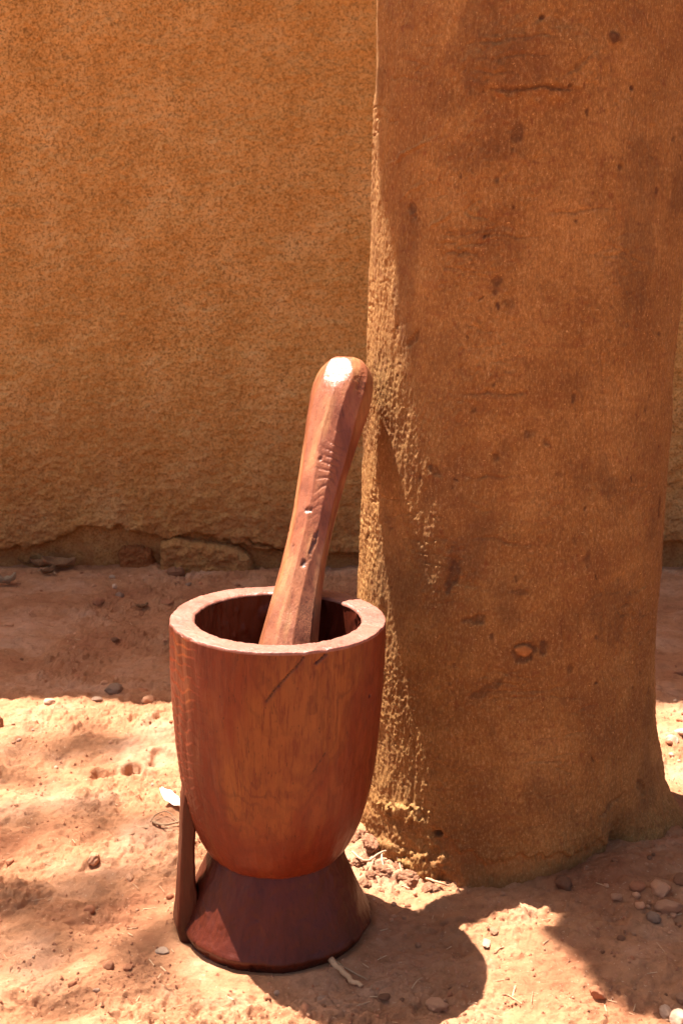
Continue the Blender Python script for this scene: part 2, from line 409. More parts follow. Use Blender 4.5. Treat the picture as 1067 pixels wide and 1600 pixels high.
# dark scars and stains, plus painted shade under the bark ledge at the foot
for px, py, wp, hp, an, k, dep in (
        (808, 205, 22, 34, 0, .7, .001), (960, 62, 20, 18, 0, .85, -.002), (775, 440, 22, 24, 10, .85, .002), (792, 472, 20, 16, 0, .6, .001),
        (645, 327, 10, 22, 12, .8, .003), (970, 258, 12, 12, 0, .8, .002), (708, 896, 20, 56, -14, .8, .003), (740, 966, 34, 15, 6, .85, .003),
        (812, 925, 26, 10, 0, .6, .001), (853, 692, 13, 11, 0, .7, .002), (828, 678, 16, 12, 0, .6, .001), (872, 740, 16, 9, 0, .6, 0),
        (680, 735, 22, 14, -35, .7, .002), (774, 715, 12, 14, 0, .7, .002), (645, 528, 9, 28, -35, .7, .003), (1027, 788, 7, 50, 4, .9, .003),
        (897, 845, 10, 16, 0, .7, .001), (916, 873, 10, 26, -8, .6, .001), (1010, 640, 10, 16, 0, .5, .001), (890, 1045, 10, 20, 0, .7, .002),
        (1012, 1078, 8, 20, -10, .6, .001), (760, 1078, 70, 14, 38, .6, .001), (850, 1012, 12, 24, 0, .75, .002), (566, 800, 6, 30, 0, .9, .004),
        (700, 165, 60, 30, 0, .30, 0), (750, 240, 120, 50, 8, .30, 0), (900, 600, 60, 40, 10, .25, 0), (700, 560, 60, 90, 0, .20, 0),
        (682, 1303, 14, 10, 0, .85, .006), (1000, 1235, 12, 50, 12, .6, .004), (960, 1262, 50, 10, 25, .55, .003), (985, 350, 20, 14, 30, .4, 0), (745, 362, 80, 10, 2, .4, 0)):
    b = blob(px, py, wp, hp, an); stain_shade = np.maximum(stain_shade, b*k*(.62+.38*sst(-.3, .3, WARP))); d = d - dep*b
for _ in range(70):                       # small sharp scars and lenticel pits
    p0, z0 = rng.uniform(195, 345), rng.uniform(.12, 1.25); wa, wb, an = rng.uniform(.0012, .0036), rng.uniform(.0018, .0060), rng.normal()*.5
    a = (Pm-p0)*math.pi/180*.22+.0018*WARP; b = Zt-z0+.0018*WARP2
    near = (np.abs(a) < .02) & (np.abs(b) < .02); q = np.hypot((a*math.cos(an)+b*math.sin(an))/wa, (-a*math.sin(an)+b*math.cos(an))/wb)
    g = (1-sst(.7, 1.2, q))*near; k = rng.uniform(.5, .95); stain_shade = np.maximum(stain_shade, g*k); d -= .0015*g
# pale healed knot with a dark surround
b = blob(820, 1018, 40, 34, -5); stain_shade = np.maximum(stain_shade, .7*b); d -= .003*b
b2 = blob(818, 1017, 27, 17, -8, .2, .15); stain_shade *= (1-b2); peel = np.maximum(peel, .45*b2); d += .004*b2
# old branch scar: oval welt and long level creases near the top
for px, py, wp, hp, an, dep, k in ((835, 138, 130, 6, 0, .0030, .55), (800, 60, 120, 5, 4, .0018, .28), (905, 100, 60, 6, 42, .0018, .28), (800, 88, 110, 4, 2, .0014, .3), (775, 112, 60, 4, -4, .0014, .3),
                                   (905, 330, 90, 4, 4, .0016, .28), (790, 368, 110, 4, -3, .0014, .2), (640, 300, 70, 4, 30, -.002, 0), (690, 345, 50, 5, 30, -.002, 0), (640, 235, 70, 6, 28, -.003, 0),
                                   (780, 615, 90, 5, 4, .0018, .3), (760, 745, 100, 5, 2, .0014, .25), (780, 845, 90, 5, -5, .0018, .3), (720, 395, 60, 5, -8, .002, .3)):
    b = blob(px, py, wp, hp, an, .5, .25); d -= dep*b; stain_shade = np.maximum(stain_shade, k*b)
g = np.exp(-((Pm-313+Zt*25)/1.6)**2)*np.exp(-np.clip(Zt, 0, None)/.06)*(.6+.6*sst(-.2, .3, WARP)); stain_shade = np.maximum(stain_shade, .7*np.clip(g, 0, 1))  # crease shade painted into the colour along the root notch
b = blob(840, 95, 190, 100, 0, .3, .2); d += .004*b
# bark broken away at the foot: rough underside exposed on the left, smooth orange skin in front
lip = .075 + .018*fbm(Pm*.09, Zt*0+2, 4, 141) - .030*sst(238, 262, Pm) 
m1 = (1-sst(-.004, .004, Zt-lip+.006*fbm(A*60, Zt*60, 3, 143)))*sst(234, 244, Pm)*(1-sst(300, 312, Pm))
d -= .005*m1; peel = np.maximum(peel, .30*m1*sst(236, 246, Pm)*(.5+.5*sst(-.4, .4, WARP)))
d += m1*(1-sst(240, 256, Pm))*(.003*fbm(A*70, Zt*55, 4, 147, .6))
for px, py, wp, hp in ((660, 1355, 70, 44), (630, 1270, 60, 26), (610, 1330, 40, 30)):
    b = blob(px, py, wp, hp, 20, .25, .8); d += .005*b
d += .0028*fbm(A*38, Zt*38, 3, 149)*(1-sst(.04, .13, Zt))*(1-sst(238, 250, Pm))
b = (1-sst(.0, .16, Zt))*sst(318, 326, Pm); d += b*.005*fbm(A*22, Zt*26, 4, 151)
cx, cy = tr_c(Zt); rr = rad+d
V = np.stack([cx+rr*np.cos(np.radians(P))-TB[0], cy+rr*np.sin(np.radians(P))-TB[1], Zt], -1).reshape(-1, 3)
tree = obj('tree', None, loc=(TB[0], TB[1], 0), label='thick brown tree trunk rising from the soil right of the mortar', cat='tree')
obj('trunk', mesh_np('trunk', V, grid_faces(len(ph), len(tz), True), True, {'stain_shade': np.clip(stain_shade, 0, 1), 'peel': peel}), M['bark'], tree)

def tube(path, rads, n=10, seed=0, wob=.0, flat=1.0, cap=True):
    P_ = [Vector(p) for p in path]; V, Fc = [], []
    for i, p in enumerate(P_):
        t = (P_[min(i+1, len(P_)-1)] - P_[max(i-1, 0)]).normalized()
        a = t.orthogonal().normalized() if i == 0 else (a - t*a.dot(t)).normalized()
        b = t.cross(a)
        for k in range(n):
            q = 2*math.pi*k/n; r_ = rads[i]*(1+wob*random.uniform(-1, 1))
            V.append(p + a*math.cos(q)*r_ + b*math.sin(q)*r_*flat)
    for i in range(len(P_)-1):
        for k in range(n):
            Fc.append((i*n+k, i*n+(k+1) % n, (i+1)*n+(k+1) % n, (i+1)*n+k))
    if cap:
        c0 = len(V); V.append(P_[0]); V.append(P_[-1]); m = (len(P_)-1)*n
        for k in range(n):
            Fc.append((c0, (k+1) % n, k, k)); Fc.append((c0+1, m+k, m+(k+1) % n, m+(k+1) % n))
    return V, Fc
def tube_mesh(name, *a, **k):
    V, Fc = tube(*a, **k); me = bpy.data.meshes.new(name)
    me.from_pydata([tuple(v) for v in V], [], [tuple(dict.fromkeys(f)) for f in Fc])
    me.polygons.foreach_set('use_smooth', [True]*len(me.polygons)); me.update(); return me
limbs = [((-1.5, .7, 5.6), .085), ((-.6, 2.0, 6.0), .08), ((1.4, 1.3, 5.8), .09), ((1.5, -1.2, 5.4), .08), ((-.9, -1.5, 5.5), .075), ((.2, .1, 6.6), .09)]
for (ex, ey, ez), r0 in limbs:
    p0 = Vector((.04, -.04, 3.0)); p1 = Vector((ex, ey, ez)); pts = []
    for i in range(9):
        t = i/8; p = p0.lerp(p1, t); p.z -= .35*math.sin(t*math.pi); p += Vector((random.uniform(-.05, .05),)*3)*(0 < i < 8); pts.append(p)
    obj('branch', tube_mesh('branch', pts, [r0*(1-.75*i/8) for i in range(9)], 10), M['bark'], tree)
# leaves: none hang where the photograph shows full sun reaching the ground
N = 60000
L = rng.normal(size=(N, 3)); L /= np.linalg.norm(L, axis=1)[:, None]; L *= (rng.random(N)**.40)[:, None]
L = L*np.array([3.6, 3.4, 1.9]) + np.array([.1, 1.9, 5.4])
G = L[:, :2] - L[:, 2:3]*np.array([[SUN.x/SUN.z, SUN.y/SUN.z]])
keep = (.45*rng.random(N) < sst(-.15, .35, fbm(G[:, 0]*1.3, G[:, 1]*1.3, 3, 201))) & (L[:, 2] > 3.6)
win = (G[:, 0] > -1.25) & (G[:, 0] < .95) & (G[:, 1] > .75) & (G[:, 1] < 3.0)
keep &= ~win
L = L[keep]
# high twigs whose blurred shadows dapple the soil at the left
for px, py, sx, sy, k in ((150, 1160, .12, .04, 17), (30, 1205, .08, .03, 8), (80, 1280, .14, .06, 24), (215, 1290, .06, .05, 5), (60, 1395, .13, .07, 26), (170, 1420, .12, .06, 20),
                          (120, 1490, .16, .035, 15), (265, 1560, .06, .025, 5), (60, 1560, .10, .03, 3), (520, 1300, .04, .03, 0)):
    a, b = gp(px, py); zz = rng.uniform(6.8, 8.2, k)
    q = np.stack([a+rng.normal(size=k)*sx*.7+zz*SUN.x/SUN.z, b+rng.normal(size=k)*sy*.7+zz*SUN.y/SUN.z, zz], -1); L = np.concatenate([L, q])
# low spray of leaves that keeps the upper trunk in shade
def spray(n, c, s):
    return rng.normal(size=(n, 3))*np.array(s)+np.array(c)
tip = Vector((.03, 1.66, 1.66)) + SUN*2.1
k = 330; t_, u_, hz_ = rng.uniform(.30, 1.0, k), rng.random(k)**1.2*.15, rng.uniform(2.0, 2.35, k)  # unseen hanging leaves added to shade the soil right of the sunlit wedge
HANG = np.stack([.262+.095*t_+.9*u_-hz_*-SUN.x/SUN.z, 1.43-.19*t_+.35*u_+hz_*SUN.y/SUN.z, hz_], -1)
L = np.concatenate([L, spray(300, tuple(tip + Vector((.06, 0.08, .16))), (.055, .06, .12)),
                    HANG])
q = Vector(tip)
obj('branch', tube_mesh('branch', [Vector((.03, -.03, 2.85)), Vector((-.25, .25, 3.25)), Vector((q.x-TB[0], q.y-TB[1], q.z+.15))], [.05, .03, .012], 8), M['bark'], tree)
obj('branch', tube_mesh('branch', [Vector((q.x-TB[0], q.y-TB[1], q.z)), Vector((-.62, .25, 2.8)), Vector((-.54, .10, 2.25))], [.02, .014, .006], 8), M['bark'], tree)  # unseen branch added to carry the hanging shade leaves
n = len(L); L -= np.array([TB[0], TB[1], 0])
a1 = rng.normal(size=(n, 3)); a1[:, 2] *= .45; a1 /= np.linalg.norm(a1, axis=1)[:, None]
b1 = np.cross(a1, rng.normal(size=(n, 3))*np.array([.4, .4, 1])); b1 /= np.linalg.norm(b1, axis=1)[:, None]
ln = rng.uniform(.035, .065, (n, 1)); wd = ln*.42
V = np.stack([L-a1*ln, L+b1*wd-a1*ln*.1, L+a1*ln, L-b1*wd-a1*ln*.1], 1).reshape(-1, 3)
obj('crown', mesh_np('crown', V, np.arange(4*n).reshape(-1, 4), False), M['leaf'], tree, kind='stuff')

# ------------------------------------------------------------------ mortar
mortar = obj('wooden_mortar', None, loc=(MC[0], MC[1], 0), label='tall carved red-brown wooden mortar standing on the soil beside the tree', cat='mortar')
mortar.rotation_euler = (0, R(1.2), 0)
def m_hit(px, py, r=.1285):
    d = ray(px, py); a = d[0]**2+d[1]**2; b = -2*(d[0]*MC[0]+d[1]*MC[1]); c = MC[0]**2+MC[1]**2-r*r
    t = (-b-math.sqrt(max(b*b-4*a*c, 0)))/(2*a)
    return math.atan2(d[1]*t-MC[1], d[0]*t-MC[0]) % (2*math.pi), CH+d[2]*t
def smooth_profile(pts, n):
    """Catmull-Rom through profile points, evenly resampled"""
    pts = np.array(pts, float); out = []
    for i in range(len(pts)-1):
        p0, p1, p2, p3 = pts[max(i-1, 0)], pts[i], pts[i+1], pts[min(i+2, len(pts)-1)]
        for t in np.linspace(0, 1, 24, endpoint=False):
            out.append(.5*((2*p1)+(p2-p0)*t+(2*p0-5*p1+4*p2-p3)*t*t+(3*p1-p0-3*p2+p3)*t**3))
    out.append(pts[-1]); out = np.array(out)
    s = np.r_[0, np.cumsum(np.hypot(*np.diff(out, axis=0).T))]
    q = np.linspace(0, s[-1], n); return np.stack([np.interp(q, s, out[:, 0]), np.interp(q, s, out[:, 1])], -1)
def seg_dist(ph_, z_, pts, r=.128):
    """distance on the unrolled bowl to a polyline given as (phi, z)"""
    best = np.full(ph_.shape, 9.0)
    for (a, b), (c, e) in zip(pts[:-1], pts[1:]):
        ax, cx_ = a*r, c*r; dx, dy = cx_-ax, e-b; x = ph_*r
        t = np.clip(((x-ax)*dx+(z_-b)*dy)/(dx*dx+dy*dy+1e-12), 0, 1)
        best = np.minimum(best, np.hypot(x-ax-t*dx, z_-b-t*dy))
    return best
crack = [m_hit(*p) for p in ((463, 1024), (452, 1040), (440, 1052), (428, 1066), (418, 1078), (406, 1095))]
crack2 = [m_hit(*p) for p in ((497, 1020), (488, 1029), (482, 1034))]
crack3 = [m_hit(*p) for p in ((505, 1170), (492, 1190), (482, 1208))]
crack4 = [m_hit(*p) for p in ((600, 985), (586, 962), (575, 968))]
def bowl_disp(ph_, z_, inner=False):
    d = .0012*fbm(np.cos(ph_)*2.2+5, np.sin(ph_)*2.2+z_*5, 2, 401) + .0006*fbm(ph_*8, z_*26, 3, 403)
    dk = np.zeros_like(d)
    if not inner:
        # adze marks down the left side, fine rasp marks elsewhere
        left = np.exp(-((ph_-R(205))/R(26))**2)
        row = z_*78+.9*noise(ph_*5, z_*20, 405); saw = (row-np.floor(row))
        d += left*(.0011*(saw-.5))*sst(.08, .2, z_) + .0003*noise(ph_*50, z_*12, 406)
        fac = np.abs(((ph_*16/math.pi+.35*noise(z_*11, ph_*0, 407)) % 1)-.5)
        d += -.0012*(fac**2)*left*4
        for pts, wd_, dp in ((crack, .0011, .0022), (crack2, .0016, .0035), (crack3, .0008, .0010)):
            q = seg_dist(ph_, z_, pts) + .0009*noise(ph_*60, z_*300, 411)
            g = 1-sst(wd_*.25, wd_*1.25, q); d -= dp*g; dk = np.maximum(dk, g*g*.65)
        hp, hz_ = m_hit(567, 1083, .128); q = np.hypot((ph_-hp)*.128*1.6, z_-hz_); g = 1-sst(.0014, .0030, q); d -= .005*g; dk = np.maximum(dk, g)
    else:
        d += .0010*fbm(ph_*9, z_*40, 4, 415) + .002*sst(.2, .5, fbm(ph_*5, z_*30, 3, 416))
    return d, dk
NP = 420
phs = np.linspace(0, 2*math.pi, NP, endpoint=False)
def lathe(name, prof, inner=False, dispf=bowl_disp, sapf=None, nphi=NP, poly=None):
    p_ = np.linspace(0, 2*math.pi, nphi, endpoint=False)
    A_, J = np.meshgrid(p_, np.arange(len(prof))); r_ = prof[J, 0]; z_ = prof[J, 1]
    d, dk = dispf(A_, z_, inner) if dispf else (np.zeros_like(r_), np.zeros_like(r_))
    fade = sst(0, .02, r_)
    r2 = r_ + (-d if inner else d)*fade
    if poly: r2 = r2*poly(A_, z_)
    V = np.stack([r2*np.cos(A_), r2*np.sin(A_), z_], -1).reshape(-1, 3)
    Fq = grid_faces(nphi, len(prof), True)
    sap = sapf(A_, z_) if sapf else np.zeros_like(r_)
    return mesh_np(name, V, Fq, True, {'sap': np.clip(sap, 0, 1), 'dark': dk})
def sap_bowl(a, z):
    q = ((a-R(283))/R(38))**2 + ((z-.30-.12*(a-R(270)))/.115)**2 + .5*fbm(a*4, z*14, 3, 421)
    return .95*(1-sst(.35, 1.5, q)) + .35*sst(.1, .6, fbm(a*3, z*6, 3, 423))
def zm(p):                                   # foot taller, bowl a little shorter
    p = np.array(p, float); p[:, 1] = np.interp(p[:, 1], [-1, 0, .02, .10, .41], [-1, 0, .02, .113, .416]); return p
outer = smooth_profile(zm([(.072, .090), (.080, .094), (.088, .101), (.0985, .120), (.1095, .150), (.1180, .185), (.1240, .232), (.1280, .290), (.1298, .350), (.1299, .4025)]), 260)
inner = smooth_profile(zm([(.0005, .120), (.020, .122), (.045, .134), (.066, .165), (.080, .22), (.092, .30), (.099, .36), (.1005, .4025)]), 110)
def no_poly(a, z): return 1.0
b1_ = lathe('bowl', outer, False, bowl_disp, sap_bowl)
obj('bowl', b1_, M['bowl'], mortar)
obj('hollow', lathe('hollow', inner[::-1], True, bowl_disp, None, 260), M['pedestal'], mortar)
def rim_disp(ph_, z_, inner=False):
    d, dk = bowl_disp(ph_, np.full_like(z_, .397)); return d, dk*.7
rp = smooth_profile(zm([(.1299, .4025), (.1299, .4038), (.1294, .4053), (.1278, .4062), (.116, .4066), (.1050, .4062), (.1025, .4054), (.1010, .4040), (.1005, .4025)]), 60)
Ar, J = np.meshgrid(phs, np.arange(len(rp)))
rr_, zz_ = rp[J, 0].copy(), rp[J, 1].copy()
d, dk = bowl_disp(Ar, zz_)
t_ = sst(.1005, .1298, rr_); rr_ += d*t_ + (1-t_)*.0012*fbm(Ar*7, Ar*0, 3, 431)
zz_ += sst(.4100, .4118, zz_)*(.0005*fbm(Ar*9, rr_*60, 3, 433) + .0004*noise(Ar*60, rr_*200, 434))
for pts in (crack2, crack):
    g = np.exp(-((Ar-pts[0][0])/.016)**2)*sst(.1255, .1295, rr_); zz_ -= .0012*g; dk = np.maximum(dk, .3*g)
rim_d = np.zeros_like(rr_)
for a0, a1_ in ((R(18), R(24)),):
    q = np.abs(Ar-(a0+(rr_-.100)/.03*(a1_-a0)+.03*noise(rr_*220, Ar*0, 435)))*.115; g = 1-sst(.0004, .0014, q); zz_ -= .0012*g; rim_d = np.maximum(rim_d, .8*g)
V = np.stack([rr_*np.cos(Ar), rr_*np.sin(Ar), zz_], -1).reshape(-1, 3)
obj('rim', mesh_np('rim', V, grid_faces(NP, len(rp), True), True, {'sap': .4*sst(0, .5, noise(Ar*2, rr_*10, 436)), 'dark': np.maximum(rim_d, dk*.3)}), M['rim'], mortar)
def ped_disp(a, z, inner=False):
    row = z*55+noise(a*4, z*9, 441)
    return (.0014*fbm(a*3, z*20, 3, 443)+.0006*((row % 1)-.5)*sst(-.2, .3, noise(a*5, z*30, 444))+.0005*fbm(a*22, z*70, 2, 445)-.0025*sst(.45, .7, noise(a*16, z*60, 446))*sst(.03, .012, z)), .7*sst(.012, .001, z)*sst(-.4, .3, noise(a*14, z*90, 447))
def ped_poly(a, z):
    k = 11; u = ((a*k/(2*math.pi)+.3) % 1-.5)*2*math.pi/k
    f = math.cos(math.pi/k)/np.cos(u)
    return 1+(f-1+.012)*.22*sst(.095, .02, z)
ped = smooth_profile(zm([(.0005, .102), (.076, .102), (.0805, .0985), (.0900, .080), (.1020, .056), (.1145, .032), (.1220, .0195), (.1228, .0160), (.1205, .0110), (.1150, .0015), (.1120, -.004), (.0005, -.004)]), 210)
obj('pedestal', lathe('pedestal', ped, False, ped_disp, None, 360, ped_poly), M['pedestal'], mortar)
# upright strut left standing between bowl and foot
def strut():
    az = R(196); nz_, nc = 70, 40
    zs = np.linspace(-.002, .225, nz_); V = []
    for z in zs:
        ro = np.interp(z, [0, .02, .05, .12, .18, .225], [.1255, .1300, .1270, .1225, .1205, .1150])
        ri = np.interp(z, [0, .02, .045, .08, .12, .15, .18, .225], [.088, .092, .100, .1045, .105, .1035, .099, .10])
        hw = np.interp(z, [0, .03, .08, .14, .19, .225], [.022, .020, .0145, .0135, .014, .012])
        for k in range(nc):
            a = 2*math.pi*k/nc; c_, s_ = math.cos(a), math.sin(a); e = .34
            x = math.copysign(abs(c_)**e, c_); y = math.copysign(abs(s_)**e, s_)
            rr0 = (ro+ri)/2+(ro-ri)/2*x; tt = hw*y
            rr0 += .0006*float(noise(z*60, k*.5, 451)); tt += .0006*float(noise(z*50, k*.4+9, 453))
            V.append((rr0*math.cos(az)-tt*math.sin(az), rr0*math.sin(az)+tt*math.cos(az), z))
    return mesh_np('strut', V, grid_faces(nc, nz_, True), True, {'sap': np.zeros(len(V)), 'dark': np.zeros(len(V))})
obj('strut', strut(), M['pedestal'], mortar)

# ------------------------------------------------------------------ pestle
PT, PB = Vector((.0120, 1.640, .702)), Vector((-.0970, 1.354, .195))
def pestle():
    L_ = (PT-PB).length; ax = (PT-PB).normalized()
    xa = Vector((1, 0, 0)); xa = (xa-ax*xa.dot(ax)).normalized(); ya = ax.cross(xa)
    nt_, nc = 420, 200
    s_ = np.linspace(0, 1, nt_); s_ = 1-(1-s_)**1.25
    prof = [(0, 0), (.012, .022), (.04, .034), (.10, .0400), (.24, .0400), (.34, .0365), (.43, .0315), (.51, .0282), (.60, .0280), (.70, .0312), (.79, .0355), (.87, .0400), (.92, .0405), (.955, .0365), (.978, .0285), (.993, .0170), (1, 0)]
    pr = smooth_profile([(r, q*L_) for q, r in prof], 900)
    rad_ = np.interp(s_*L_, pr[:, 1], pr[:, 0]); rad_[0] = 0; rad_[-1] = 0
    A_, S_ = np.meshgrid(np.linspace(0, 2*math.pi, nc, endpoint=False), s_); Rr = np.repeat(rad_[:, None], nc, 1)
    # long knife facets whose edges wander along the shaft
    offs = np.sort(rng.random(11)*.35+np.arange(11))*2*math.pi/11
    f = np.full(A_.shape, 9.0)
    for i, o_ in enumerate(offs):
        dd = (A_-o_-.16*noise(S_*4.2, S_*0+i*3.1, 500+i)+math.pi) % (2*math.pi)-math.pi
        k = .962+.026*noise(S_*6, S_*0+i*5.3, 520+i)+.010*noise(S_*22, S_*0+i*2.1, 560+i)
        f = np.minimum(f, np.where(np.cos(dd) > .3, k/np.maximum(np.cos(dd), .3), 9))
    f = np.clip(f, .9, 1.03); Rr = Rr*f
    Rr *= 1+.006*fbm(A_*2, S_*14, 3, 531)
    # short cross cuts near the shoulder
    row = S_*44+1.3*noise(A_*1.3, S_*11, 533)+A_*.25; cc = (row % 1)
    zone = np.exp(-((S_-.72)/.10)**2)*np.exp(-(((A_-R(285)+math.pi) % (2*math.pi)-math.pi)/.45)**2)
    Rr -= .0011*zone*(1-sst(0, .5, cc))
    dk = np.zeros_like(Rr)
    def pit(px, py, wp, hp, dep, kd, seed):
        # spot on the shaft along a line of sight
        d_ = Vector(ray(px, py)); best = None
        for q in np.linspace(0, 1, 400):
            c = PB.lerp(PT, float(q)); v = c-Vector((0, 0, CH)); t = v.dot(d_)/d_.dot(d_)
            e = (Vector((0, 0, CH))+d_*t-c).length
            if best is None or e < best[0]: best = (e, q, t)
        _, q, t = best; c = PB.lerp(PT, float(q)); rad0 = float(np.interp(q*L_, pr[:, 1], pr[:, 0]))
        hit = Vector((0, 0, CH))+d_*t; off = hit-c; side = off-d_.normalized()*off.dot(d_.normalized())
        nrm = side - d_.normalized()*math.sqrt(max(rad0**2-side.length**2, 1e-8))
        ang = math.atan2(nrm.dot(ya), nrm.dot(xa))
        a = ((A_-ang+math.pi) % (2*math.pi)-math.pi)*rad0; b = (S_-q)*L_; sc = 1.55/F
        g = 1-sst(.3, 1.4, np.hypot(a/(wp*sc/2), b/(hp*sc/2))+.5*fbm(a*160, b*160, 3, seed))
        return g*dep*.6, g*kd
    for args in ((487, 806, 12, 10, .0035, .35, 541), (494, 862, 7, 40, .0022, .75, 542), (480, 888, 9, 12, .003, .8, 543), (500, 850, 5, 30, .0018, .7, 548), (464, 860, 5, 6, .0015, .4, 544), (505, 728, 9, 8, .002, .3, 545),
                 (562, 612, 20, 40, .0016, .35, 546), (494, 985, 4, 60, .0012, .6, 547), (455, 830, 4, 5, .001, .4, 549)):
        g, k = pit(*args); Rr -= g; dk = np.maximum(dk, k)
    C_ = np.array(PB)[None, None, :]*(1-S_[..., None]) + np.array(PT)[None, None, :]*S_[..., None]
    bend = .006*np.sin(S_*math.pi)
    V = C_ + np.array(xa)*(Rr*np.cos(A_)-bend)[..., None] + np.array(ya)*(Rr*np.sin(A_))[..., None]
    C0 = np.array(PT-ax*.0405)                      # broad knife facets on the crown of the end
    for nn, hh in (((-.25, -.63, .73), .0338), ((-.80, -.25, .55), .0375), ((.45, -.50, .74), .0378), ((.05, .1, .99), .0385)):
        nn = np.array(nn)/np.linalg.norm(nn); q = (V-C0)@nn
        V = V - ((.0011*np.log1p(np.exp(np.clip((q-hh+.0005*fbm(S_*45, A_*4, 2, 575))/.0011, -40, 40))))*sst(.74, .90, S_))[..., None]*nn
    V = V-np.array(PB)
    sap = .8*sst(.0, .6, fbm(A_*1.3, S_*5, 3, 551))
    return mesh_np('wooden_pestle', V.reshape(-1, 3), grid_faces(nc, nt_, True), True, {'sap': sap, 'dark': dk})
obj('wooden_pestle', pestle(), M['pestle'], loc=PB, label='smooth carved wooden pestle standing in the mortar, its rounded end leaning on the tree', cat='pestle')

# ------------------------------------------------------------------ stones, clods
def ico(sub):
    import bmesh
    bm = bmesh.new(); bmesh.ops.create_icosphere(bm, subdivisions=sub, radius=1)
    V = np.array([v.co[:] for v in bm.verts]); Fc = np.array([[v.index for v in f.verts] for f in bm.faces]); bm.free(); return V, Fc
IC = {k: ico(k) for k in (1, 2, 3, 4)}
def rock_mesh(name, seed, sub=3, ang=.35, rough=.1, mat=None):
    V, Fc = IC[sub]; V = V.copy(); r0 = np.random.default_rng(seed)
    for _ in range(9):                                   # planes knock the ball into a worn stone
        nrm = r0.normal(size=3); nrm /= np.linalg.norm(nrm); dcut = 1-ang*r0.random()
        q = V@nrm; V -= np.where(q > dcut, (q-dcut)*.85, 0)[:, None]*nrm
    k = 1+rough*fbm(V[:, 0]*2+seed, V[:, 1]*2+V[:, 2]*1.7, 3, seed)+.4*rough*fbm(V[:, 2]*5, V[:, 0]*5+V[:, 1]*4, 2, seed+3)
    me = mesh_np(name, V*k[:, None], Fc)
    if mat: me.materials.append(mat)
    return me
def lay(o, px, py, wpx, flat=.6, deep=.45, aspect=1.0, rot=None, stretch=None):
    x, y = gp(px, py); z = float(ground_z(x, y)); x, y = gp(px, py, z)
    dist = y*ct+(CH-z)*st; r_ = wpx*dist/F/2
    o.scale = (r_, r_*aspect, r_*flat); o.rotation_euler = (0, 0, random.uniform(0, 6.28) if rot is None else rot)
    o.location = (x, y, float(ground_z(x, y))+r_*flat*(1-deep)*.6)
    return o
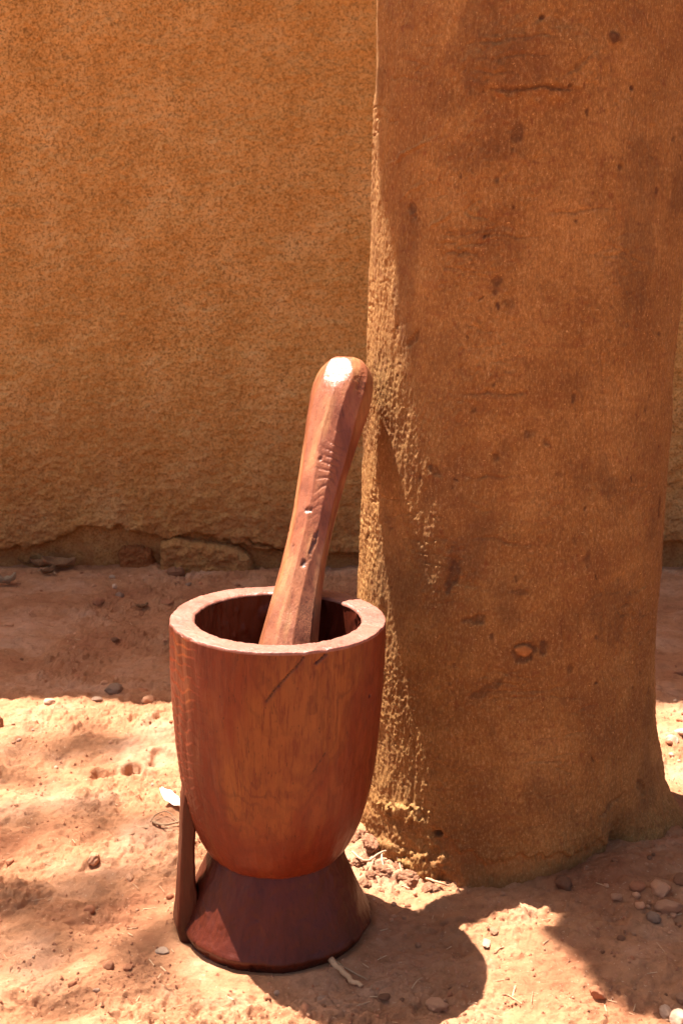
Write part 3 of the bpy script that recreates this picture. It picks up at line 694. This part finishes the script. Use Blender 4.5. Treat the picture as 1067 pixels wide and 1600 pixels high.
named = [  # px, py, width, material, flatness, aspect, label
 (180, 1081, 34, 'grey', .55, .8, 'grey rounded stone at the edge of the wall shadow'),
 (152, 1094, 22, 'grey', .5, .8, 'small dull grey stone just in front of the larger grey stone'),
 (232, 1097, 24, 'tan', .6, .7, 'smooth orange tan pebble in the sun just left of the mortar bowl'),
 (78, 1101, 19, 'pale', .6, .8, 'pale pebble at the wall shadow edge on the far left'),
 (222, 1076, 30, 'red', .4, .7, 'flat reddish stone in shade between grey stone and mortar rim'),
 (163, 1069, 14, 'tan', .6, .8, 'tan pebble in shade above the grey rounded stone'),
 (880, 1382, 31, 'brown', .85, .9, 'brown rounded stone half sunk in shaded soil in front of the tree foot'),
 (1021, 1424, 25, 'grey', .8, .75, 'blue grey angular stone in the shade at the right'),
 (1046, 1410, 46, 'tan', .55, .6, 'long smooth tan stone behind the blue grey stone'),
 (1032, 1385, 38, 'tan', .75, .8, 'knobbly tan stone stacked behind the long smooth stone'),
 (1062, 1376, 30, 'brown', .7, .8, 'dark brown stone at the right edge beside the tree root'),
 (962, 1396, 22, 'tan', .6, .8, 'small tan stone in the shade left of the stone cluster'),
 (995, 1382, 26, 'red', .6, .8, 'dusty reddish stone left of the knobbly stone'),
 (1000, 1405, 20, 'tan', .5, .8, 'flat dusty stone just left of the blue grey stone'),
 (933, 1556, 30, 'red', .8, .8, 'pink angular stone in the sun where the trunk shadow ends'),
 (1038, 1584, 32, 'pale', .7, .7, 'pale pink stone in the sun at the lower right corner'),
 (1060, 1594, 36, 'pale', .6, .8, 'large pale stone cut by the lower right corner of the view'),
 (1062, 1568, 24, 'tan', .7, .8, 'tan stone at right edge half in the trunk shadow'),
 (683, 1578, 36, 'tan', .5, .75, 'flat tan stone inside the mortar shadow at the bottom'),
 (600, 1566, 20, 'brown', .5, .8, 'dark pebble in the mortar shadow left of the flat tan stone'),
 (505, 1562, 20, 'grey', .6, .8, 'small grey pebble in the mortar shadow near its foot'),
 (773, 1452, 24, 'tan', .5, .7, 'small pale orange pebble in the sunlit wedge near the trunk'),
 (760, 1473, 24, 'pale', .22, .7, 'flat whitish pebble flush with the sunlit wedge of soil'),
 (785, 1400, 10, 'tan', .9, .9, 'tiny golden pebble in the shade below the tree foot'),
 (16, 1350, 14, 'red', .8, .9, 'small round red pebble alone on sunny soil at the far left'),
 (203, 1374, 22, 'tan', .5, .6, 'flat tan pebble on sunny soil left of the strut'),
 (266, 1402, 13, 'red', .9, .9, 'dark red pebble beside the strut of the mortar'),
 (147, 1352, 24, 'tan', .9, .8, 'upright pale clod-like stone with a shaded front face in the left foreground'),
 (170, 1505, 20, 'red', .7, .8, 'red crumb of stone left of the two foreground crumbs'),
 (200, 1514, 18, 'red', .7, .8, 'red crumb of stone right of its neighbour in the lower left foreground'),
 (113, 1539, 16, 'red', .8, .8, 'round red pebble near the bottom left'),
 (151, 1545, 12, 'grey', .7, .8, 'tiny blue grey pebble near the bottom left'),
 (255, 1487, 24, 'pale', .35, .7, 'flat whitish pebble on the soil just left of the mortar foot'),
 (140, 1425, 18, 'red', .8, .9, 'red lump of stone in the soft shade left of the mortar foot'),
 (418, 1560, 14, 'red', .8, .9, 'small red pebble in the sun below the mortar foot'),
 (432, 1552, 12, 'pale', .7, .9, 'small pale pebble at the rim of the mortar shadow'),
 (313, 1287, 14, 'tan', .9, .8, 'tan pebble seen through the gap between strut and bowl'),
 (-4, 1138, 22, 'brown', 1.6, .9, 'dark brown stone cut by the left edge of the view'),
 (1050, 1160, 26, 'pale', .6, .7, 'pale stone in the sun right of the trunk, nearest of three'),
 (1062, 1150, 24, 'pale', .5, .7, 'pale stone in the sun right of the trunk, rightmost of three'),
 (1044, 1147, 18, 'tan', .6, .8, 'tan stone in the sun right of the trunk, smallest of three'),
 (1060, 1052, 26, 'brown', .5, .7, 'dark stone in the wall shade right of the trunk'),
 (176, 901, 13, 'pale', .7, .8, 'small pale stone in the shade near the foot of the wall'),
 (188, 932, 14, 'grey', .7, .8, 'grey pebble in the middle of the shaded strip on the left'),
 (180, 925, 10, 'pale', .9, .8, 'tiny whitish pebble touching the grey one in the shaded strip'),
 (155, 948, 26, 'red', .45, .7, 'low reddish stone in the shaded strip left of the mortar'),
 (262, 941, 22, 'red', .4, .7, 'low dusty stone in shade just beyond the mortar rim on the left'),
 (295, 916, 14, 'grey', .4, .8, 'flat grey pebble in shade behind the mortar'),
 (371, 915, 14, 'brown', .5, .8, 'dark pebble in shade behind the mortar left of the pestle'),
 (180, 1006, 16, 'brown', .6, .8, 'dark brown pebble in the shaded strip left of the mortar rim'),
 (14, 975, 16, 'tan', .5, .8, 'dull tan pebble in the shaded strip at the far left'),
]
for i, (px, py, wp, mt, fl_, asp, lab) in enumerate(named):
    o = obj('stone', rock_mesh('stone', 600+i, 4 if wp > 20 else 3, .42, .13, M[mt]), label=lab, cat='stone')
    lay(o, px, py, wp, fl_, .45, asp)
# crumbly clods wedged between mortar and trunk
clods = [
 (566, 1278, 30, 'dry earth clod in the sun highest between bowl and trunk'), (558, 1300, 34, 'dark crumbly clod tucked against the bowl beside the trunk'),
 (585, 1325, 44, 'broad flat clod below the crumbly one at the foot of the trunk'), (562, 1345, 36, 'clod of earth just right of the mortar pedestal top'),
 (598, 1362, 38, 'sunlit earth clod in the middle of the heap by the trunk foot'), (570, 1380, 26, 'small rounded clod beside the pedestal edge'),
 (640, 1380, 40, 'flat clod lying along the left foot of the trunk'), (672, 1392, 32, 'crumbled clod at the corner where trunk meets the shaded soil'),
 (622, 1352, 20, 'small knob of earth pressed to the bark'), (578, 1362, 22, 'little clod under the pale root')]
for i, (px, py, wp, lab) in enumerate(clods):
    o = obj('soil_clod', rock_mesh('soil_clod', 700+i, 4, .45, .30, M['clod']), label=lab, cat='clod')
    lay(o, px, py, wp, .55, .6, .8)
# scattered small pebbles, one by one
base_rocks = {m: [rock_mesh('pebble', 800+j+10*q, 2, .4, .15, M[m]) for j in range(4)] for q, m in enumerate(('tan', 'red', 'pale', 'brown', 'grey'))}
def inside(x, y):
    if math.hypot(x-MC[0], y-MC[1]) < .135: return True
    a = math.degrees(math.atan2(y-TB[1], x-TB[0])) % 360
    return math.hypot(x-TB[0], y-TB[1]) < float(tr_rad(a, 0))+.012
SHORT = {'tan': 'tan', 'red': 'red', 'pale': 'whitish', 'brown': 'dark brown', 'grey': 'grey'}
MARKS = [(270, 1262, 'the bleached white leaf'), (280, 1470, 'the mortar foot on its left'), (20, 1350, 'the lone round red pebble at far left'), (210, 1195, 'the crumbling hollow in the soil'),
         (180, 1081, 'the grey rounded stone'), (232, 1097, 'the orange pebble by the bowl'), (78, 1101, 'the pale pebble at the shadow edge'), (203, 1374, 'the flat tan pebble by the strut'),
         (147, 1352, 'the upright clod-like stone'), (140, 1425, 'the red lump of stone'), (185, 1510, 'the pair of red crumbs'), (113, 1539, 'the round red pebble near the bottom'),
         (255, 1487, 'the flat whitish pebble by the foot'), (275, 897, 'the dried fruit'), (85, 885, 'the leaf litter'), (188, 932, 'the grey pebble in the shade'), (155, 948, 'the low reddish stone'),
         (262, 941, 'the mortar rim'), (180, 1006, 'the dark brown pebble in the shade'), (14, 975, 'the dull tan pebble at far left'), (371, 915, 'the pestle in the shade'),
         (880, 1382, 'the half sunk brown stone'), (1021, 1424, 'the blue grey stone'), (1032, 1385, 'the knobbly tan stone'), (962, 1396, 'the small tan stone left of the cluster'),
         (933, 1556, 'the pink angular stone'), (1038, 1584, 'the pale corner stone'), (1062, 1568, 'the tan stone at the right edge'), (683, 1578, 'the flat tan stone in the mortar shadow'),
         (505, 1562, 'the grey pebble in the mortar shadow'), (540, 1525, 'the flat dry stick'), (773, 1452, 'the pale orange pebble in the sunlit wedge'), (418, 1560, 'the small red pebble below the foot'),
         (598, 1362, 'the sunlit earth clod'), (640, 1380, 'the flat clod along the trunk'), (560, 1300, 'the crumbly clod by the bowl'), (1050, 1155, 'the three stones right of the trunk'), (820, 1500, 'the edge of the trunk shadow')]
SEEN = {}
def pebble_label(px, py, wp, m):
    k = sorted(MARKS, key=lambda q: math.hypot(q[0]-px, (q[1]-py)*1.6))[0]; dx, dy = px-k[0], py-k[1]
    way = ('right of' if dx > 0 else 'left of') if abs(dx) > abs(dy)*1.3 else ('in front of' if dy > 0 else 'behind')
    dist = math.hypot(dx, dy); how = 'just ' if dist < 26 else ('' if dist < 60 else 'some way ')
    size = 'tiny' if wp < 7.5 else ('small' if wp < 11 else 'stubby')
    lab = f"{size} {SHORT[m]} pebble {how}{way} {k[2]}"
    SEEN[lab] = SEEN.get(lab, 0)+1
    if SEEN[lab] > 1: lab = lab.replace(' pebble', (' flattish pebble', ' roundish pebble', ' angular pebble')[min(SEEN[lab]-2, 2)], 1)
    return lab
def scatter(n, bx, group, mats, wr=(6, 10)):
    c = 0; tries = 0
    while c < n and tries < 4000:
        tries += 1
        px, py = random.uniform(bx[0], bx[2]), random.uniform(bx[1], bx[3])
        if inside(*gp(px, py)): continue
        m = random.choice(mats); wp = wr[0]+(wr[1]-wr[0])*random.random()**2.2; lab = pebble_label(px, py, wp, m)
        o = obj('pebble', random.choice(base_rocks[m]), label=lab, cat='pebble', group=group)
        lay(o, px, py, wp, .45 if 'flattish' in lab else random.uniform(.6, .9), .4, random.uniform(.7, 1)); c += 1
scatter(30, (0, 1110, 268, 1600), 'pebbles on the sunny soil left of the mortar', ('tan', 'red', 'red', 'tan', 'pale'), (5.5, 9))
scatter(24, (0, 890, 400, 1085), 'pebbles in the wall shade', ('red', 'brown', 'tan', 'tan'), (5.5, 10))
scatter(18, (760, 1420, 1067, 1600), 'pebbles in front of the tree', ('red', 'tan', 'brown'), (5.5, 9))
scatter(18, (940, 1330, 1067, 1470), 'pebbles by the right root', ('tan', 'brown', 'tan'), (7, 16))
scatter(16, (400, 1530, 760, 1600), 'pebbles round the mortar shadow', ('red', 'brown', 'tan', 'red'), (5.5, 10))
scatter(16, (555, 1290, 720, 1480), 'crumbs among the clods', ('tan', 'red', 'tan'), (6, 12))
scatter(8, (1036, 1090, 1067, 1270), 'pebbles right of the trunk', ('tan', 'pale', 'red'), (6, 13))
# grit
n = 26000
gyv = 1.1+2.05*rng.random(n)**1.5; gxv = rng.uniform(-.36, .36, n)*gyv
cl = fbm(gxv*9, gyv*9, 3, 951); ok = (rng.random(n) < .25+sst(0, .4, cl)) & (np.hypot(gxv-MC[0], gyv-MC[1]) > .125)
gxv, gyv = gxv[ok], gyv[ok]; n = len(gxv); gz = ground_z(gxv, gyv)
sz = (.0007+.0024*rng.random(n)**4)*(.7+.3*gyv)
tet = np.array([[1, 0, -.5], [-.5, .87, -.5], [-.5, -.87, -.5], [0, 0, .8], [.6, .5, .1], [-.6, .1, .3]])
tf = np.array([[0, 4, 3], [4, 1, 3], [1, 5, 3], [5, 2, 3], [2, 0, 3], [0, 1, 4], [1, 2, 5]])
an = rng.uniform(0, 6.28, n); c_, s_ = np.cos(an), np.sin(an)
V = np.empty((n, 6, 3))
V[..., 0] = gxv[:, None]+sz[:, None]*(c_[:, None]*tet[:, 0]-s_[:, None]*tet[:, 1])
V[..., 1] = gyv[:, None]+sz[:, None]*(s_[:, None]*tet[:, 0]+c_[:, None]*tet[:, 1])
V[..., 2] = gz[:, None]+sz[:, None]*(tet[:, 2]+.2)
Fc = (tf[None]+np.arange(n)[:, None, None]*6).reshape(-1, 3)
obj('grit', mesh_np('grit', V.reshape(-1, 3), Fc, False), M['clod'], kind='stuff', label='loose red grit strewn over the bare soil', cat='grit')

# ------------------------------------------------------------------ twigs, roots, leaves
def strand(name, pts, r0, r1, mat, label, cat, lift=.002, flat=1.0):
    P_ = []
    for px, py, up in pts:
        z = float(ground_z(*gp(px, py))); x, y = gp(px, py, z+up*1.0)
        P_.append(Vector((x, y, float(ground_z(x, y))+up+lift)))
    Q = []
    for i in range(len(P_)-1):
        a, b, c, e = P_[max(i-1, 0)], P_[i], P_[i+1], P_[min(i+2, len(P_)-1)]
        for k in range(6):
            t = k/6
            Q.append(.5*((2*b)+(c-a)*t+(2*a-5*b+4*c-e)*t*t+(3*b-a-3*c+e)*t**3)+Vector((random.uniform(-1, 1), random.uniform(-1, 1), random.uniform(-.3, 1)))*r0*.35)
    Q.append(P_[-1]); o0 = P_[0].copy()
    n_ = len(Q)
    me = tube_mesh(name, [q-o0 for q in Q], [r0+(r1-r0)*i/(n_-1) for i in range(n_)], 8, flat=flat)
    return obj(name, me, mat, loc=o0, label=label, cat=cat)
strand('stick', [(516, 1500, .004), (540, 1525, .003), (565, 1544, .001)], .0042, .0026, M['twig'], 'flat dry stick poking out from under the mortar foot', 'stick')
strand('twig', [(516, 1500, .004), (548, 1518, .004), (575, 1533, .002)], .0018, .0008, M['twig'], 'thin curved twig beside the flat stick under the mortar foot', 'twig')
strand('twig', [(643, 1545, .001), (652, 1538, .003), (660, 1533, .001)], .0009, .0006, M['twig'], 'tiny pale twig inside the mortar shadow', 'twig')
strand('root', [(550, 1322, .010), (572, 1330, .012), (598, 1335, .010), (618, 1343, .008), (630, 1362, .004)], .0016, .0009, M['root'], 'pale thin root running over the clods beside the trunk', 'root')
strand('root', [(596, 1335, .010), (600, 1352, .008), (612, 1360, .004)], .0009, .0005, M['root'], 'fine branching rootlet hanging below the pale root', 'root')
strand('twig', [(665, 1376, .006), (685, 1380, .006), (702, 1386, .004)], .0020, .0012, M['twig'], 'short stub of twig against the front left foot of the trunk', 'twig')
strand('twig', [(236, 1287, .002), (243, 1276, .006), (262, 1272, .006), (278, 1283, .002)], .0011, .0008, M['twig'], 'thin curled stalk looped on the soil beside the white leaf', 'twig')
strand('twig', [(238, 1287, .002), (255, 1291, .003), (284, 1284, .003)], .0024, .0016, M['twig'], 'dry pod-like twig lying below the curled stalk', 'twig')
strand('twig', [(250, 1292, .001), (266, 1297, .003), (284, 1298, .002)], .0010, .0006, M['twig'], 'hair-thin twig nearest the strut in the little heap left of it', 'twig')
strand('twig', [(60, 893, .004), (78, 886, .010), (96, 874, .006)], .0022, .0012, M['twig'], 'thin straw lying in the leaf litter at the foot of the wall', 'twig')
strand('twig', [(88, 905, .004), (86, 897, .006), (84, 889, .006)], .0026, .0018, M['twig'], 'short yellowish straw standing in the leaf litter by the wall', 'twig')
def leaf(px, py, L_, W_, rz, mat, label, curl=.3, lift=.004, roll=.0, tilt=0.0):
    nu, nv = 17, 9; V = []
    for j in range(nv):
        for i in range(nu):
            u, v = i/(nu-1), (j/(nv-1)-.5)*2
            wd_ = W_/2*math.sin(math.pi*min(max(u, .02), .98))**.75*(1.1-.4*u)
            y_ = v*wd_; x_ = (u-.5)*L_
            V.append((x_, y_, curl*L_*(2*(u-.5))**2*.5+roll*W_*v*v+.0015*math.sin(u*19+v*3)))
    Fc = grid_faces(nu, nv); me = mesh_np('dry_leaf', V, Fc)
    # give it real thickness
    me.materials.append(mat)
    x, y = gp(px, py); z = float(ground_z(x, y))
    o = obj('dry_leaf', me, loc=(x, y, z+lift), label=label, cat='leaf'); o.rotation_euler = (R(tilt), R(tilt*.6), R(rz))
    md = o.modifiers.new('thickness', 'SOLIDIFY'); md.thickness = .0008
    return o
leaf(270, 1262, .062, .020, -50, M['bleached'], 'bleached white leaf lying on the soil just left of the mortar strut', .12, .007, .18, 12)
leaf(10, 905, .050, .030, 20, M['greyleaf'], 'curled grey leaf at the far left in the shade below the wall', .5, .006, .5)
leaf(92, 885, .085, .050, 10, M['litter'], 'largest dark curled leaf in the litter at the foot of the wall', .25, .010, .35, 10)
leaf(62, 882, .070, .035, -35, M['litter'], 'brown leaf left of the largest one in the litter by the wall', .3, .008, .5, -12)
leaf(76, 893, .050, .030, 60, M['litter'], 'small brown leaf nearest the viewer in the litter by the wall', .3, .006, .3)
leaf(40, 878, .040, .022, 0, M['litter'], 'small dark leaf at the left end of the litter by the wall', .3, .006, .3, 20)
leaf(104, 873, .045, .028, 95, M['greyleaf'], 'greyish leaf at the right end of the litter by the wall', .4, .010, .3, 25)
leaf(222, 938, .030, .018, 30, M['litter'], 'lone small brown leaf in the shaded strip above the mortar rim', .3, .004, .3)
leaf(64, 872, .030, .018, 130, M['greyleaf'], 'pale scrap of leaf on top of the litter by the wall', .3, .018, .3, 30)
# dried ribbed fruit
def fruit():
    V, Fc = IC[4]; V = V.copy(); a = np.arctan2(V[:, 2], V[:, 1]); k = 1+.06*np.cos(a*9)+.05*noise(V[:, 0]*3, a*2, 971)
    k = k*(1-.25*np.exp(-((V[:, 0]-.2)/.2)**2)*(V[:, 2] > .5))
    return mesh_np('dried_fruit', V*k[:, None]*np.array([1.15, .8, .8]), Fc)
fr = obj('dried_fruit', fruit(), M['brown'], label='dark ribbed dried fruit lying in the shade below the broken plaster', cat='fruit')
lay(fr, 275, 897, 24, .9, .15, 1.0, rot=.25)
x, y = gp(272, 888, .03)

n = 260
cyv = 1.15+1.9*rng.random(n)**1.3; cxv = rng.uniform(-.33, .33, n)*cyv
ok = np.hypot(cxv-MC[0], cyv-MC[1]) > .14
ok &= ~np.array([inside(a, b) for a, b in zip(cxv, cyv)]); cxv, cyv = cxv[ok], cyv[ok]; n = len(cxv)
cz = ground_z(cxv, cyv)+.0012; an = rng.uniform(0, 6.28, n); ln = rng.uniform(.003, .011, n); wd = rng.uniform(.0004, .0010, n)
dx, dy = np.cos(an), np.sin(an); tl = rng.uniform(-.2, .2, n)
V = np.stack([np.stack([cxv+sx*dx*ln+sy*-dy*wd, cyv+sx*dy*ln+sy*dx*wd, cz+sx*tl*ln*.5+sz_], -1) for sx, sy, sz_ in ((-1, -1, 0), (1, -1, 0), (1, 1, 0), (-1, 1, 0), (-.9, 0, .0007), (.9, 0, .0007))], 1)
q = np.array([[0, 1, 5, 4], [2, 3, 4, 5], [1, 2, 5, 5], [3, 0, 4, 4]])[:2]
obj('chaff', mesh_np('chaff', V.reshape(-1, 3), (q[None]+np.arange(n)[:, None, None]*6).reshape(-1, 4), False), M['twig'], kind='stuff', label='fine bits of straw strewn over the soil', cat='chaff')
